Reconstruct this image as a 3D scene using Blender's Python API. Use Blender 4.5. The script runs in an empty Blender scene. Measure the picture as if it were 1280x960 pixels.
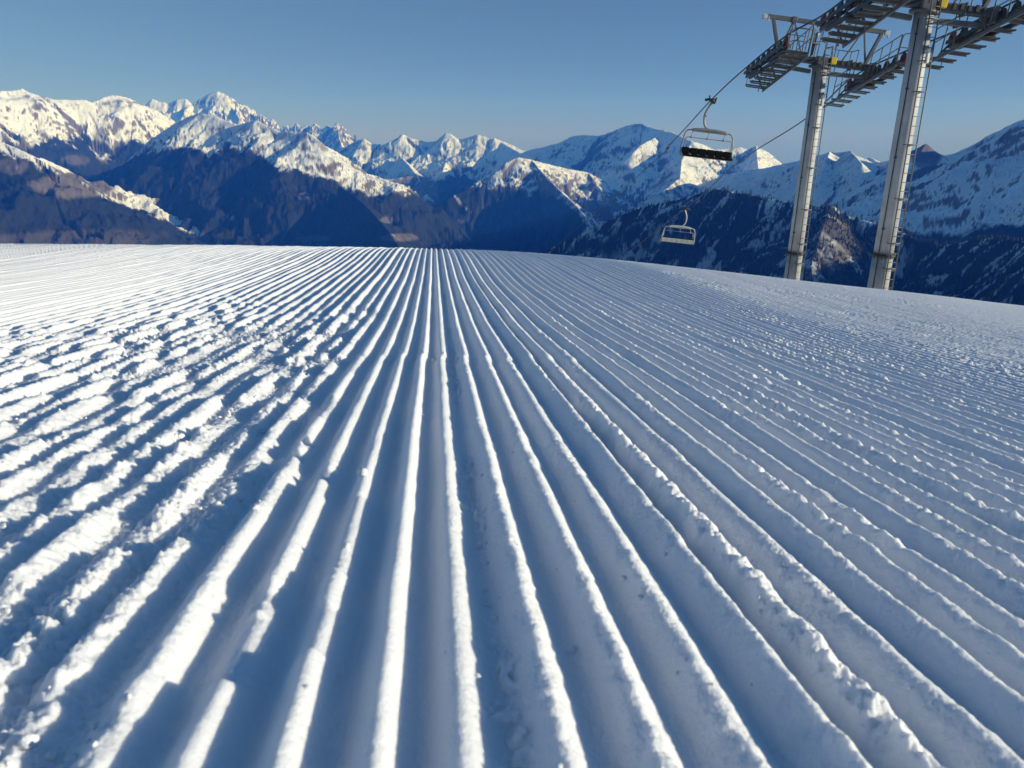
import bpy, math, random
import numpy as np
from mathutils import Vector, Matrix

random.seed(7)
RNG = np.random.default_rng(7)
SC = bpy.context.scene
COL = SC.collection
rad = math.radians

# ------------------------------------------------------------------ frame of reference
HC = 0.27                      # the phone is held this high over the groomed snow
PITCH, YAW = rad(18.0), rad(5.72)
FPX = 960.0
CP, SP = math.cos(PITCH), math.sin(PITCH)
CY, SY = math.cos(YAW), math.sin(YAW)


def bearing(px, py):
    """bearing (radians right of +Y), tangent of the elevation, seen at a place of the photograph"""
    u, v = (px - 640.0) / FPX, (480.0 - py) / FPX
    f = CP + v * SP
    w = CP * v - SP
    hor = math.hypot(u, f)
    return math.atan2(u, f) + YAW, w / hor


def at(px, py, R):
    b, e = bearing(px, py)
    return Vector((R * math.sin(b), R * math.cos(b), HC + e * R))


# ------------------------------------------------------------------ noise
_P = np.random.default_rng(3).permutation(4096).astype(np.int32)
_P = np.concatenate([_P, _P])
_A = np.random.default_rng(4).uniform(0, 2 * np.pi, 4096)
_GX, _GY = np.cos(_A).astype(np.float32), np.sin(_A).astype(np.float32)


def perlin(x, y, seed=0):
    x = np.asarray(x, np.float64) + seed * 17.37
    y = np.asarray(y, np.float64) + seed * 9.71
    xf, yf = np.floor(x), np.floor(y)
    xi, yi = xf.astype(np.int64) & 4095, yf.astype(np.int64) & 4095
    fx, fy = (x - xf).astype(np.float32), (y - yf).astype(np.float32)
    u = fx * fx * fx * (fx * (fx * 6 - 15) + 10)
    v = fy * fy * fy * (fy * (fy * 6 - 15) + 10)
    x1, y1 = (xi + 1) & 4095, (yi + 1) & 4095

    def g(ix, iy, dx, dy):
        h = _P[_P[ix] + iy]
        return _GX[h] * dx + _GY[h] * dy
    a = g(xi, yi, fx, fy)
    b = g(x1, yi, fx - 1, fy)
    c = g(xi, y1, fx, fy - 1)
    d = g(x1, y1, fx - 1, fy - 1)
    ab = a + u * (b - a)
    cd = c + u * (d - c)
    return (ab + v * (cd - ab)) * 1.45


def fbm(x, y, octs=4, seed=0, gain=0.5, lac=2.03):
    s, a, t = 0.0, 1.0, 0.0
    for i in range(octs):
        s = s + a * perlin(x, y, seed + i * 3)
        t += a
        a *= gain
        x, y = x * lac, y * lac
    return s / t * 1.4


def ridged(x, y, octs=4, seed=0, gain=0.5):
    s, a, t = 0.0, 1.0, 0.0
    for i in range(octs):
        s = s + a * (1 - np.abs(perlin(x, y, seed + i * 3)) * 1.6)
        t += a
        a *= gain
        x, y = x * 2.07, y * 2.07
    return s / t


def S(a, b, x):
    t = np.clip((x - a) / (b - a), 0, 1)
    return t * t * (3 - 2 * t)


# ------------------------------------------------------------------ materials
def mat(name):
    m = bpy.data.materials.new(name)
    m.use_nodes = True
    nt = m.node_tree
    return m, nt, nt.nodes['Principled BSDF']


def N(nt, t, **kw):
    n = nt.nodes.new(t)
    for k, v in kw.items():
        setattr(n, k, v)
    return n


def paint(name, col, rough=0.5, metal=0.0, var=0.15, scale=6.0, bump=0.0):
    m, nt, p = mat(name)
    tc = N(nt, 'ShaderNodeTexCoord')
    no = N(nt, 'ShaderNodeTexNoise')
    no.inputs['Scale'].default_value = scale
    no.inputs['Detail'].default_value = 6
    nt.links.new(tc.outputs['Object'], no.inputs['Vector'])
    cr = N(nt, 'ShaderNodeValToRGB')
    cr.color_ramp.elements[0].position = 0.3
    cr.color_ramp.elements[1].position = 0.72
    cr.color_ramp.elements[0].color = (*[c * (1 - var) for c in col], 1)
    cr.color_ramp.elements[1].color = (*[min(1, c * (1 + var)) for c in col], 1)
    nt.links.new(no.outputs['Fac'], cr.inputs['Fac'])
    nt.links.new(cr.outputs['Color'], p.inputs['Base Color'])
    p.inputs['Roughness'].default_value = rough
    p.inputs['Metallic'].default_value = metal
    if max(col) < 0.02:
        p.inputs['Specular IOR Level'].default_value = 0.12
    if bump:
        b = N(nt, 'ShaderNodeBump')
        b.inputs['Strength'].default_value = bump
        b.inputs['Distance'].default_value = 0.01
        nt.links.new(no.outputs['Fac'], b.inputs['Height'])
        nt.links.new(b.outputs['Normal'], p.inputs['Normal'])
    return m


M_STEEL = paint('galvanised_steel', (0.125, 0.13, 0.135), 0.55, 0.15, 0.18, 3.0)
M_SHAFT = paint('weathered_shaft_steel', (0.44, 0.435, 0.42), 0.6, 0.1, 0.22, 1.4)
M_CONC = paint('pale_concrete', (0.38, 0.37, 0.34), 0.85, 0, 0.2, 5, 0.4)
M_DARK = paint('dark_steel', (0.055, 0.058, 0.065), 0.5, 0.3, 0.3, 8)
M_GRATE = paint('grating_steel', (0.06, 0.064, 0.068), 0.6, 0.3, 0.25, 10)
M_BLACK = paint('black_vinyl', (0.006, 0.007, 0.009), 0.9, 0, 0.4, 12)
M_FRAME = paint('chair_frame_steel', (0.24, 0.24, 0.235), 0.45, 0.3, 0.15, 6)
M_PALE = paint('pale_chair_steel', (0.46, 0.46, 0.42), 0.45, 0.1, 0.1, 6)
M_YEL = paint('yellow_paint', (0.75, 0.52, 0.02), 0.45, 0, 0.1, 6)
M_RED = paint('red_rubber', (0.16, 0.02, 0.03), 0.6, 0, 0.2, 12)
M_WHITE = paint('white_enamel', (0.6, 0.6, 0.57), 0.4, 0, 0.05, 6)


def snow_material(name, sss):
    m, nt, p = mat(name)
    tc = N(nt, 'ShaderNodeTexCoord')
    big = N(nt, 'ShaderNodeTexNoise')
    big.inputs['Scale'].default_value = 160
    big.inputs['Detail'].default_value = 5
    fine = N(nt, 'ShaderNodeTexNoise')
    fine.inputs['Scale'].default_value = 900
    fine.inputs['Detail'].default_value = 3
    vo = N(nt, 'ShaderNodeTexVoronoi')
    vo.inputs['Scale'].default_value = 620
    for n in (big, fine, vo):
        nt.links.new(tc.outputs['Object'], n.inputs['Vector'])
    b1 = N(nt, 'ShaderNodeBump')
    b1.inputs['Strength'].default_value = 0.6
    b1.inputs['Distance'].default_value = 0.0025
    nt.links.new(big.outputs['Fac'], b1.inputs['Height'])
    b2 = N(nt, 'ShaderNodeBump')
    b2.inputs['Strength'].default_value = 0.7
    b2.inputs['Distance'].default_value = 0.0007
    nt.links.new(fine.outputs['Fac'], b2.inputs['Height'])
    nt.links.new(b1.outputs['Normal'], b2.inputs['Normal'])
    b3 = N(nt, 'ShaderNodeBump')
    b3.inputs['Strength'].default_value = 0.6
    b3.inputs['Distance'].default_value = 0.0006
    b3.invert = True
    nt.links.new(vo.outputs['Distance'], b3.inputs['Height'])
    nt.links.new(b2.outputs['Normal'], b3.inputs['Normal'])
    nt.links.new(b3.outputs['Normal'], p.inputs['Normal'])
    at_ = N(nt, 'ShaderNodeAttribute')
    at_.attribute_name = 'alb'
    nt.links.new(at_.outputs['Color'], p.inputs['Base Color'])
    p.inputs['Roughness'].default_value = 0.5
    p.inputs['Specular IOR Level'].default_value = 0.25
    p.inputs['Subsurface Weight'].default_value = sss
    p.inputs['Subsurface Radius'].default_value = (1.0, 1.0, 1.0)
    p.inputs['Subsurface Scale'].default_value = 0.007
    return m


M_SNOW = snow_material('groomed_snow', 0.8)
M_CRUMB = snow_material('loose_snow', 0.0)


def mountain_material(name, scale, dist, strength=0.7):
    m, nt, p = mat(name)
    tc = N(nt, 'ShaderNodeTexCoord')
    no = N(nt, 'ShaderNodeTexNoise')
    no.inputs['Scale'].default_value = scale
    no.inputs['Detail'].default_value = 7
    no.inputs['Roughness'].default_value = 0.62
    nt.links.new(tc.outputs['Object'], no.inputs['Vector'])
    a = N(nt, 'ShaderNodeAttribute')
    a.attribute_name = 'alb'
    mx = N(nt, 'ShaderNodeMix', data_type='RGBA', blend_type='MULTIPLY')
    cr = N(nt, 'ShaderNodeValToRGB')
    cr.color_ramp.elements[0].position = 0.3
    cr.color_ramp.elements[0].color = (0.86, 0.86, 0.86, 1)
    cr.color_ramp.elements[1].position = 0.6
    cr.color_ramp.elements[1].color = (1, 1, 1, 1)
    nt.links.new(no.outputs['Fac'], cr.inputs['Fac'])
    mx.inputs['Factor'].default_value = 1.0
    nt.links.new(a.outputs['Color'], mx.inputs['A'])
    nt.links.new(cr.outputs['Color'], mx.inputs['B'])
    nt.links.new(mx.outputs['Result'], p.inputs['Base Color'])
    b = N(nt, 'ShaderNodeBump')
    b.inputs['Strength'].default_value = strength
    b.inputs['Distance'].default_value = dist
    nt.links.new(no.outputs['Fac'], b.inputs['Height'])
    nt.links.new(b.outputs['Normal'], p.inputs['Normal'])
    p.inputs['Roughness'].default_value = 0.8
    p.inputs['Specular IOR Level'].default_value = 0.1
    return m


# ------------------------------------------------------------------ mesh from grids / parts
def grid_object(name, X, Y, Z, alb, material, wrap=False, kind='structure'):
    nr, nc = X.shape
    co = np.stack([X, Y, Z], -1).reshape(-1, 3).astype(np.float32)
    i = np.arange(nr - 1)[:, None]
    j = np.arange(nc if wrap else nc - 1)[None, :]
    jn = (j + 1) % nc
    f = np.stack([i * nc + j, i * nc + jn, (i + 1) * nc + jn, (i + 1) * nc + j], -1).reshape(-1, 4)
    me = bpy.data.meshes.new(name)
    me.vertices.add(len(co))
    me.vertices.foreach_set('co', co.ravel())
    me.loops.add(f.size)
    me.loops.foreach_set('vertex_index', f.ravel().astype(np.int32))
    me.polygons.add(len(f))
    me.polygons.foreach_set('loop_start', np.arange(0, f.size, 4, dtype=np.int32))
    me.polygons.foreach_set('use_smooth', np.ones(len(f), bool))
    ca = me.color_attributes.new('alb', 'FLOAT_COLOR', 'POINT')
    ca.data.foreach_set('color', np.concatenate([alb.reshape(-1, 3), np.ones((len(co), 1))], 1).astype(np.float32).ravel())
    me.update(calc_edges=True)
    o = bpy.data.objects.new(name, me)
    COL.objects.link(o)
    me.materials.append(material)
    o['kind'] = kind
    return o


# ------------------------------------------------------------------ the groomed snow
_sil = [(-220, 308), (0, 308), (150, 309), (300, 310), (430, 311.5), (540, 313), (640, 317), (760, 324.5), (860, 334.5),
        (980, 348.5), (1100, 362.5), (1280, 382.5), (1420, 398)]
_sb = np.array([bearing(*p)[0] for p in _sil])
_se = np.array([bearing(*p)[1] for p in _sil])
_A0 = -bearing(542, 300)[1]        # fall of the piste straight ahead
_fine_b = np.linspace(-1.3, 1.4, 1200)
_fe = np.interp(_fine_b, _sb, _se)
_k = np.hanning(61); _k /= _k.sum()
_fe = np.convolve(np.pad(_fe, 30, mode='edge'), _k, 'valid')


def base_height(b, r):
    e = np.interp(b, _fine_b, _fe)
    A = _A0 * np.cos(b)
    r1 = np.interp(b, [-0.6, -0.1, 0.3, 0.75], [10.0, 7.8, 7.8, 8.6])
    t = np.clip(r / r1, 0, 1)
    g = HC * (1 - t ** 2.7) ** 2
    q = np.maximum(r - r1, 0)
    g = g + 0.022 * q * q / (q + 8.0)
    z = HC + e * r - g
    # behind and beside the camera the piste simply keeps its plane
    zb = -A * np.minimum(r, 120 + 0 * r)
    w = S(0.95, 1.35, np.abs(b))
    z = z * (1 - w) + zb * w
    # past the knoll the slope falls away to the valley
    far = np.maximum(r - 110, 0)
    z = z - 0.33 * far * far / (far + 60)
    z = np.maximum(z, -1700 + 40 * np.sin(r / 700.0))
    return z


def plane_point(px, py):
    b, e = bearing(px, py)
    lo, hi = 0.05, 7.0
    for _ in range(60):
        r = (lo + hi) / 2
        if HC + e * r > float(base_height(np.array(b), np.array(r))):
            lo = r
        else:
            hi = r
    return r * math.sin(b), r * math.cos(b)


_crest_px = [131, 247, 360, 471, 576, 700, 815, 925, 1040, 1122, 1235]
_crest_x = [plane_point(p, 960)[0] for p in _crest_px]
SPC = (_crest_x[-1] - _crest_x[0]) / 10.0
_left = [_crest_x[0] - SPC * k for k in range(1, 200)]
_right = [_crest_x[-1] + SPC * k for k in range(1, 200)]
_jit = np.random.default_rng(11)
_cx = np.array(sorted(_left + _right))
_cx = _cx + _jit.normal(0, SPC * 0.05, len(_cx))
_cx = np.sort(np.concatenate([_cx, np.array(_crest_x)]))
_ci = np.arange(len(_cx)) - int(np.argmin(np.abs(_cx - _crest_x[4])))
_amp = 1 + _jit.normal(0, 0.07, len(_cx))
RIDGE = SPC * 0.41


def snow_height(x, y, detail=True):
    r = np.hypot(x, y)
    b = np.arctan2(x, y)
    z = base_height(b, r)
    near = 1 - S(14, 30, r)
    # disturbed band to the left of the camera
    band = S(-0.13, -0.30, x + 0.05 * perlin(x * 4, y * 4, 5)) * S(-1.7, -0.8, x + 0.35 * perlin(x * 1.2, y * 1.2, 6)) * (1 - S(1.8, 4.0, y)) * S(-0.4, 0.0, y)
    patch = S(-0.25, 0.35, fbm(x * 3.2, y * 2.2, 3, 8))
    dist = band * (0.5 + 0.5 * patch)
    # light scuffing right of the camera
    bandr = S(0.35, 1.1, x + 0.15 * perlin(x * 2, y * 2, 15)) * S(-0.02, 0.6, fbm(x * 2.6, y * 1.1, 4, 18, 0.7)) * (1 - S(9, 14, r)) * 0.75
    # sideways wander and the small joint where two passes meet
    joint = S(1.69, 1.75, y + 0.03 * perlin(x * 9, y * 2, 31)) * S(-0.42, -0.25, x) * (1 - S(0.3, 0.45, x))
    wx = x + 0.0013 * perlin(x * 6, y * 2.2, 20) + 0.0011 * perlin(x * 30, y * 16, 21) - 0.10 * SPC * joint
    wx = wx + dist * (0.003 * perlin(x * 45, y * 45, 22) + 0.004 * perlin(x * 14, y * 11, 23) + 0.0022 * perlin(x * 100, y * 100, 34)) + bandr * 0.003 * perlin(x * 40, y * 30, 24)
    u = np.interp(wx, _cx, _ci)
    n = np.round(u)
    f = u - n
    prof = 0.5 + 0.5 * np.cos(2 * np.pi * f)
    prof = prof ** (1.22 - 0.5 * S(0.03, 0.3, x))
    a = np.interp(n, _ci, _amp)
    # each ridge is stronger and weaker along its length
    a = a * (1 + 0.28 * S(-0.4, -1.3, x))
    a = a * (1 + 0.10 * perlin(n * 3.7, y * 2.2, 25) + 0.05 * perlin(n * 5.1, y * 9, 26))
    seg = perlin(n * 7.31, y * 5.2, 27) + 0.6 * perlin(n * 3.3, y * 13, 28) + dist * (0.30 * perlin(x * 60, y * 55, 32) + 0.25 * perlin(x * 120, y * 110, 33))
    brk = S(-0.22, 0.18, seg)
    a = a * (1 - dist * (1 - brk) * 0.95) * (1 + 0.18 * dist * brk * perlin(x * 9, y * 7, 29))
    cut = S(-0.62, -0.5, seg + 0.12 * perlin(x * 60, y * 60, 30))
    a = a * (1 - 0.6 * (1 - cut) * S(-0.02, -0.2, x) * (1 - dist) * (1 - S(1.0, 1.8, r)))
    lowfar = 1 - 0.74 * S(0.7, 2.1, x) * S(1.0, 2.4, r)
    fade_r = 1 - 0.5 * S(3.0, 5.5, x)
    z = z + near * RIDGE * (1 - 0.22 * dist) * a * prof * lowfar * fade_r
    # gentle lows and highs
    z = z + near * (0.006 * perlin(x * 1.1, y * 0.7, 40) + 0.012 * perlin(x * 0.33, y * 0.3, 41)) * S(0.5, 1.6, r)
    if detail:
        d1 = 1 - S(3, 9, r)
        l1 = fbm(x * 60, y * 60, 3, 50)
        l2 = np.abs(perlin(x * 42, y * 36, 52))
        lump = (0.45 * np.maximum(l1, -0.3) + 0.5 * (0.5 - l2))
        z = z + RIDGE * near * dist * (0.30 * lump + 0.16 * perlin(x * 18, y * 13, 54) + 0.22 * fbm(x * 120, y * 120, 2, 55))
        z = z + RIDGE * near * bandr * (0.28 * np.maximum(perlin(x * 34, y * 26, 56), -0.1) + 0.28 * l1)
        # rough ridges: the one to the right with a crumbly crest, some others
        rough = np.exp(-((n - 5) / 0.4) ** 2) * S(0.2, 0.3, y) * (1 - S(1.0, 1.8, y)) + 0.35 * S(0.25, 0.6, perlin(n * 2.77, y * 1.4, 58)) * S(-0.1, 0.05, x)
        rough = rough + 0.40 * S(-0.05, 0.1, x) * (0.4 + S(-0.3, 0.4, perlin(n * 1.9, y * 3.1, 74)))
        rough = rough + 0.6 * S(0.15, 0.5, perlin(n * 4.9, y * 2.1, 59)) * S(0.15, 0.4, x) * (1 - S(2, 4, r))
        z = z + RIDGE * d1 * rough * prof * (0.30 * l1 + 0.22 * perlin(x * 26, y * 22, 60))
        # grain and crystals
        z = z + d1 * (0.00050 + 0.0015 * dist + 0.0010 * rough + 0.0008 * bandr + 0.0006 * S(0.1, 0.5, perlin(x * 7, y * 4, 71))) * fbm(x * 170, y * 170, 3, 62, 0.7)
        # crumbs of the joint and in the wide trough
        tr = np.exp(-((u - 0.5) / 0.22) ** 2)
        z = z + d1 * RIDGE * tr * 0.30 * S(0.1, 0.5, fbm(x * 75, y * 75, 2, 64)) * S(-0.3, 0.3, perlin(x * 5, y * 4, 65))
        jl = np.exp(-((y - 1.72 + 0.03 * perlin(x * 9, y * 2, 31)) / 0.022) ** 2) * S(-0.42, -0.25, x) * (1 - S(0.3, 0.45, x))
        z = z + RIDGE * jl * (0.18 * perlin(x * 40, y * 40, 66) + 0.10)
    return z, dist, bandr


def build_snow():
    bs = np.concatenate([np.linspace(-math.pi, -0.86, 70)[:-1], np.linspace(-0.86, -0.64, 60)[:-1],
                         np.linspace(-0.64, 0.84, 1420)[:-1], np.linspace(0.84, 1.06, 60)[:-1],
                         np.linspace(1.06, math.pi, 60)[:-1]])
    rs = np.concatenate([[0.004, 0.05, 0.1], np.geomspace(0.14, 0.2, 30)[:-1], np.geomspace(0.2, 9.0, 1250)[:-1], np.geomspace(9.0, 30, 130)[:-1],
                         np.geomspace(30, 400, 90)[:-1], np.geomspace(400, 20000, 50)])
    Z = []
    B, R = np.meshgrid(bs, rs)
    X, Y = R * np.sin(B), R * np.cos(B)
    Z = np.empty_like(X)
    for k in range(0, len(rs), 200):
        Z[k:k + 200] = snow_height(X[k:k + 200], Y[k:k + 200])[0]
    alb = np.empty(X.shape + (3,), np.float32)
    alb[...] = (0.90, 0.90, 0.90)
    w = S(400, 1500, R)[..., None]
    alb = alb * (1 - w) + np.array((0.05, 0.06, 0.06)) * w
    return grid_object('ground', X, Y, Z, alb, M_SNOW, wrap=True)


build_snow()

# ------------------------------------------------------------------ mountains
SNOW = np.array((0.90, 0.90, 0.90))
ROCK = np.array((0.17, 0.145, 0.13))
BROWN = np.array((0.16, 0.138, 0.128))
FOREST = np.array((0.022, 0.027, 0.027))


def mountain(name, ridges, xr, rr, nc, nr, k=0.6, gw=700.0, ga=0.2, gcap=260.0, warp=120.0, seed=0, tree=None, snowline=None,
             brown=None, rock_at=0.95, speckle=0.15, bump=(0.004, 30.0), crest=10.0, floor=-1450.0, jagh=0.0, jagw=400.0, rocks=None, meadow=0.0, streak=0.0):
    """terrain that rises to ridge lines: each ridge line is [(photo x, photo y, distance m) ...] and optionally its own flank slope"""
    b0, b1 = bearing(xr[0], 250)[0], bearing(xr[1], 250)[0]
    bs = np.linspace(b0, b1, nc)
    rs = np.geomspace(rr[0], rr[1], nr)
    B, R = np.meshgrid(bs, rs)
    X, Y = R * np.sin(B), R * np.cos(B)
    warp = warp * 1.6
    XW = X + warp * fbm(X / (warp * 5), Y / (warp * 5), 5, seed + 1)
    YW = Y + warp * fbm(X / (warp * 5), Y / (warp * 5), 5, seed + 2)
    H = np.full(X.shape, -1e9)
    D = np.zeros(X.shape)
    A = np.zeros(X.shape)
    for ri, rg in enumerate(ridges):
        kk = k
        if isinstance(rg, tuple):
            rg, kk = rg
        pts = [at(*q) for q in rg]
        # the crest itself stays where the photograph has it: the warp there is taken into account by distance only
        s0 = 0.0
        for p, q in zip(pts[:-1], pts[1:]):
            dx, dy = q.x - p.x, q.y - p.y
            L2 = dx * dx + dy * dy
            L = math.sqrt(L2)
            t = np.clip(((X - p.x) * dx + (Y - p.y) * dy) / L2, 0, 1)
            d0 = np.hypot(X - (p.x + t * dx), Y - (p.y + t * dy))
            tw = np.clip(((XW - p.x) * dx + (YW - p.y) * dy) / L2, 0, 1)
            dw = np.hypot(XW - (p.x + tw * dx), YW - (p.y + tw * dy))
            mix = S(0, warp * 1.5, d0)
            d = d0 * (1 - mix) + dw * mix
            h = p.z + t * (q.z - p.z) - kk * d
            sel = h > H
            H = np.where(sel, h, H)
            D = np.where(sel, d0, D)
            A = np.where(sel, s0 + t * L + ri * 7777.0, A)
            s0 += L
    AW = A + 0.35 * gw * fbm(X / (gw * 1.3), Y / (gw * 1.3), 3, seed + 5)
    g1 = ridged(AW / gw, D / (gw * 4.5), 3, seed + 7)
    g2 = ridged(X / (gw * 1.1), Y / (gw * 1.1), 5, seed + 9, 0.55)
    amp = 1.35 * gcap * (1 - np.exp(-D * 1.5 * ga / gcap))
    H = H + amp * (1.2 * (g1 - 0.9) + 1.2 * (g2 - 0.82))
    H = H + crest * (0.7 * fbm(X / (crest * 9), Y / (crest * 9), 4, seed + 11, 0.6) + 0.9 * (ridged(X / (crest * 16), Y / (crest * 16), 4, seed + 13, 0.6) - 0.62)) * (1 + 1.7 * S(40, 500, D))
    if jagh > 0:
        H = H + jagh * (ridged(X / jagw, Y / jagw, 4, seed + 15, 0.6) - 0.7) * S(bearing(280, 150)[0], bearing(310, 150)[0], B)
    H = np.maximum(H, floor + 20 * perlin(X / 600, Y / 600, seed))
    # slope
    dr = np.gradient(rs)[:, None]
    gz_r = np.gradient(H, axis=0) / dr
    gz_b = np.gradient(H, axis=1) / (R * (bs[1] - bs[0]))
    slope = np.hypot(gz_r, gz_b)
    elev = (H - HC) / R
    n1 = fbm(X / (gw * 0.35), Y / (gw * 0.35), 5, seed + 21, 0.6)
    n2 = fbm(X / (gw * 0.11), Y / (gw * 0.11), 4, seed + 23, 0.65)
    ns = perlin(AW / (gw * 0.16), D / (gw * 1.2), seed + 25) + 0.5 * perlin(AW / (gw * 0.07), D / (gw * 0.7), seed + 26)
    n3 = fbm(X / (gw * 0.045), Y / (gw * 0.045), 3, seed + 27, 0.6)
    if streak > 0:
        ns = 2.4 * (ridged((A + 30 * fbm(X / 180, Y / 180, 3, seed + 31)) / 46, D / 520, 2, seed + 33) - 0.74) + 0.25 * n3
    rockm = S(rock_at - 0.12, rock_at + 0.14, slope + 0.2 * n1 + 0.2 * n2 + 0.15 * n3)
    rockm = np.maximum(rockm, 0.8 * S(0.22, 0.5, 0.4 * n2 + 0.75 * n3 + 0.3 * ns) * S(400, 0, D))
    if rocks is not None:
        for (cx, cy, wx, wy, st) in rocks:
            bb, ee = bearing(cx, cy)
            q = ((B - bb) * FPX / wx) ** 2 + ((elev - ee) * FPX / wy) ** 2
            rockm = np.maximum(rockm, st * S(1.25, 0.6, q + 0.55 * n1 + 0.3 * ns) * (1.0 if st >= 1.0 else S(-0.25, 0.35, n2 + 0.7 * ns)))
    alb = SNOW * (1 - rockm[..., None]) + (ROCK * (1 + 0.35 * n2[..., None])) * rockm[..., None]
    if tree is not None:
        tb = np.array([bearing(*q)[0] for q in tree])
        te = np.array([bearing(*q)[1] for q in tree])
        th = np.interp(B, tb, te)
        jag = (0.007 * n1 + 0.006 * n2 + 0.004 * ns)
        fm = S(0.002, -0.003, elev - th + jag)
        lo = S(-0.004, -0.03, elev - th)
        sn = S(0.55 - streak, 0.9 - streak, 0.8 * ns + (0.6 - 0.8 * streak) * n2 + (0.3 + 0.8 * streak) * n1 + 0.3 * n3 + speckle) * (1 - 0.75 * lo * (1 - streak))
        fc = FOREST * (1 + 0.3 * n2[..., None] + 0.4 * n3[..., None])
        if meadow > 0:
            md = S(0.42 - meadow, 0.62 - meadow, 0.75 * n1 + 0.3 * n2)[..., None]
            fc = fc * (1 - md) + BROWN * (1 + 0.25 * n2[..., None]) * md
        fc = fc * (1 - sn[..., None]) + SNOW * sn[..., None]
        alb = alb * (1 - fm[..., None]) + fc * fm[..., None]
    if brown is not None:
        for (cx, cy, wx, wy, st) in brown:
            bb, ee = bearing(cx, cy)
            q = ((B - bb) * FPX / wx) ** 2 + ((elev - ee) * FPX / wy) ** 2
            bm = st * S(1.2, 0.7, q + 0.45 * n1 + 0.2 * n2)[..., None]
            sn = S(0.35, 0.75, ns * 0.8 + n2 * 0.5)[..., None]
            c = BROWN * (1 + 0.3 * n2[..., None]) * (1 - sn) + SNOW * sn
            alb = alb * (1 - bm) + c * bm
    alb = np.clip(alb, 0.01, 0.9)
    m = mountain_material(name + '_surface', bump[0], bump[1])
    o = grid_object('mountain', X, Y, H, alb, m)
    return o


def ridge_of(pts, Ra, Rb):
    if Ra == 0:
        return [(x, y, float(np.interp(x, [600, 865, 1050], [12900, 9700, 10800]))) for x, y in pts]
    """give a traced sky line its distances, going from Ra to Rb"""
    n = len(pts) - 1
    x0, x1 = pts[0][0], pts[-1][0]
    return [(x, y, Ra + (Rb - Ra) * (x - x0) / (x1 - x0)) for x, y in pts]


# the white massif on the horizon
mountain('far_massif', [ridge_of([(120, 140), (180, 134), (186, 127), (190, 123), (203, 127), (210, 130), (222, 124), (232, 122), (240, 128),
                                  (250, 122), (262, 117), (272, 115), (281, 117), (288, 121), (294, 126), (301, 135), (306, 141), (312, 142), (317, 138), (325, 147),
                                  (335, 153), (341, 148), (350, 157), (360, 158), (371, 155), (376, 157), (380, 155), (388, 158), (394, 155), (400, 158),
                                  (410, 157), (415, 159), (420, 154), (426, 157), (432, 167), (440, 171), (444, 169), (450, 176), (462, 178), (480, 190)], 22000, 19700),
                        [(288, 121, 21200), (297, 140, 20300), (302, 165, 19500)], [(250, 122, 21400), (246, 145, 20500)],
                        [(420, 154, 20000), (428, 185, 18900)], [(390, 157, 20200), (392, 180, 19300)]],
         (100, 560), (16000, 25500), 900, 300, k=0.75, gw=1100, ga=0.35, gcap=420, warp=150, seed=100, rock_at=1.6, bump=(0.0012, 120.0), crest=45, floor=-3400, jagh=190.0, jagw=330.0)

# the long sunlit range on the left
mountain('left_range', [ridge_of([(-260, 80), (-160, 98), (-60, 108), (0, 113), (10, 113), (22, 112), (27, 110), (32, 114), (50, 119), (70, 124), (90, 124),
                                  (105, 124), (114, 127), (125, 122), (140, 118), (150, 119), (157, 121), (165, 124), (180, 131), (195, 137),
                                  (215, 149), (240, 168), (270, 195)], 10200, 12600),],
         (-330, 300), (6500, 15500), 620, 420, k=0.62, gw=800, ga=0.20, gcap=230, warp=120, seed=200,
         tree=[(-330, 175), (-60, 175), (0, 176), (30, 186), (48, 178), (60, 170), (80, 172), (100, 166), (112, 168), (118, 190), (130, 198), (136, 196), (145, 181), (175, 178), (205, 186), (300, 190)],
         rock_at=1.5, speckle=-0.05, bump=(0.003, 45.0), crest=9,
         rocks=[(46, 125, 14, 7, 0.95), (152, 130, 24, 4, 0.9), (160, 160, 30, 6, 0.25)], brown=[(128, 178, 7, 16, 0.7), (95, 200, 14, 5, 0.5)])

# its lower brown shoulder
mountain('left_shoulder', [ridge_of([(-300, 120), (-60, 158), (0, 176), (30, 189), (60, 205), (100, 228), (138, 250), (147, 268), (158, 295), (172, 330), (185, 380)], 8600, 6300),
                           [(60, 205, 7700), (70, 250, 6900), (90, 300, 6000)], [(0, 176, 8000), (8, 230, 7000), (30, 300, 5900)]],
         (-330, 260), (4300, 9500), 560, 300, k=0.42, gw=600, ga=0.2, gcap=130, warp=120, seed=300,
         tree=[(-330, 160), (-60, 175), (0, 190), (40, 203), (70, 215), (110, 238), (180, 262), (260, 300)], meadow=0.0, speckle=-0.6,
         rock_at=1.3, bump=(0.004, 25.0), crest=3, floor=-1500,
         brown=[(95, 232, 40, 13, 1.0), (70, 302, 100, 12, 0.35), (15, 208, 14, 8, 0.7)])

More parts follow.
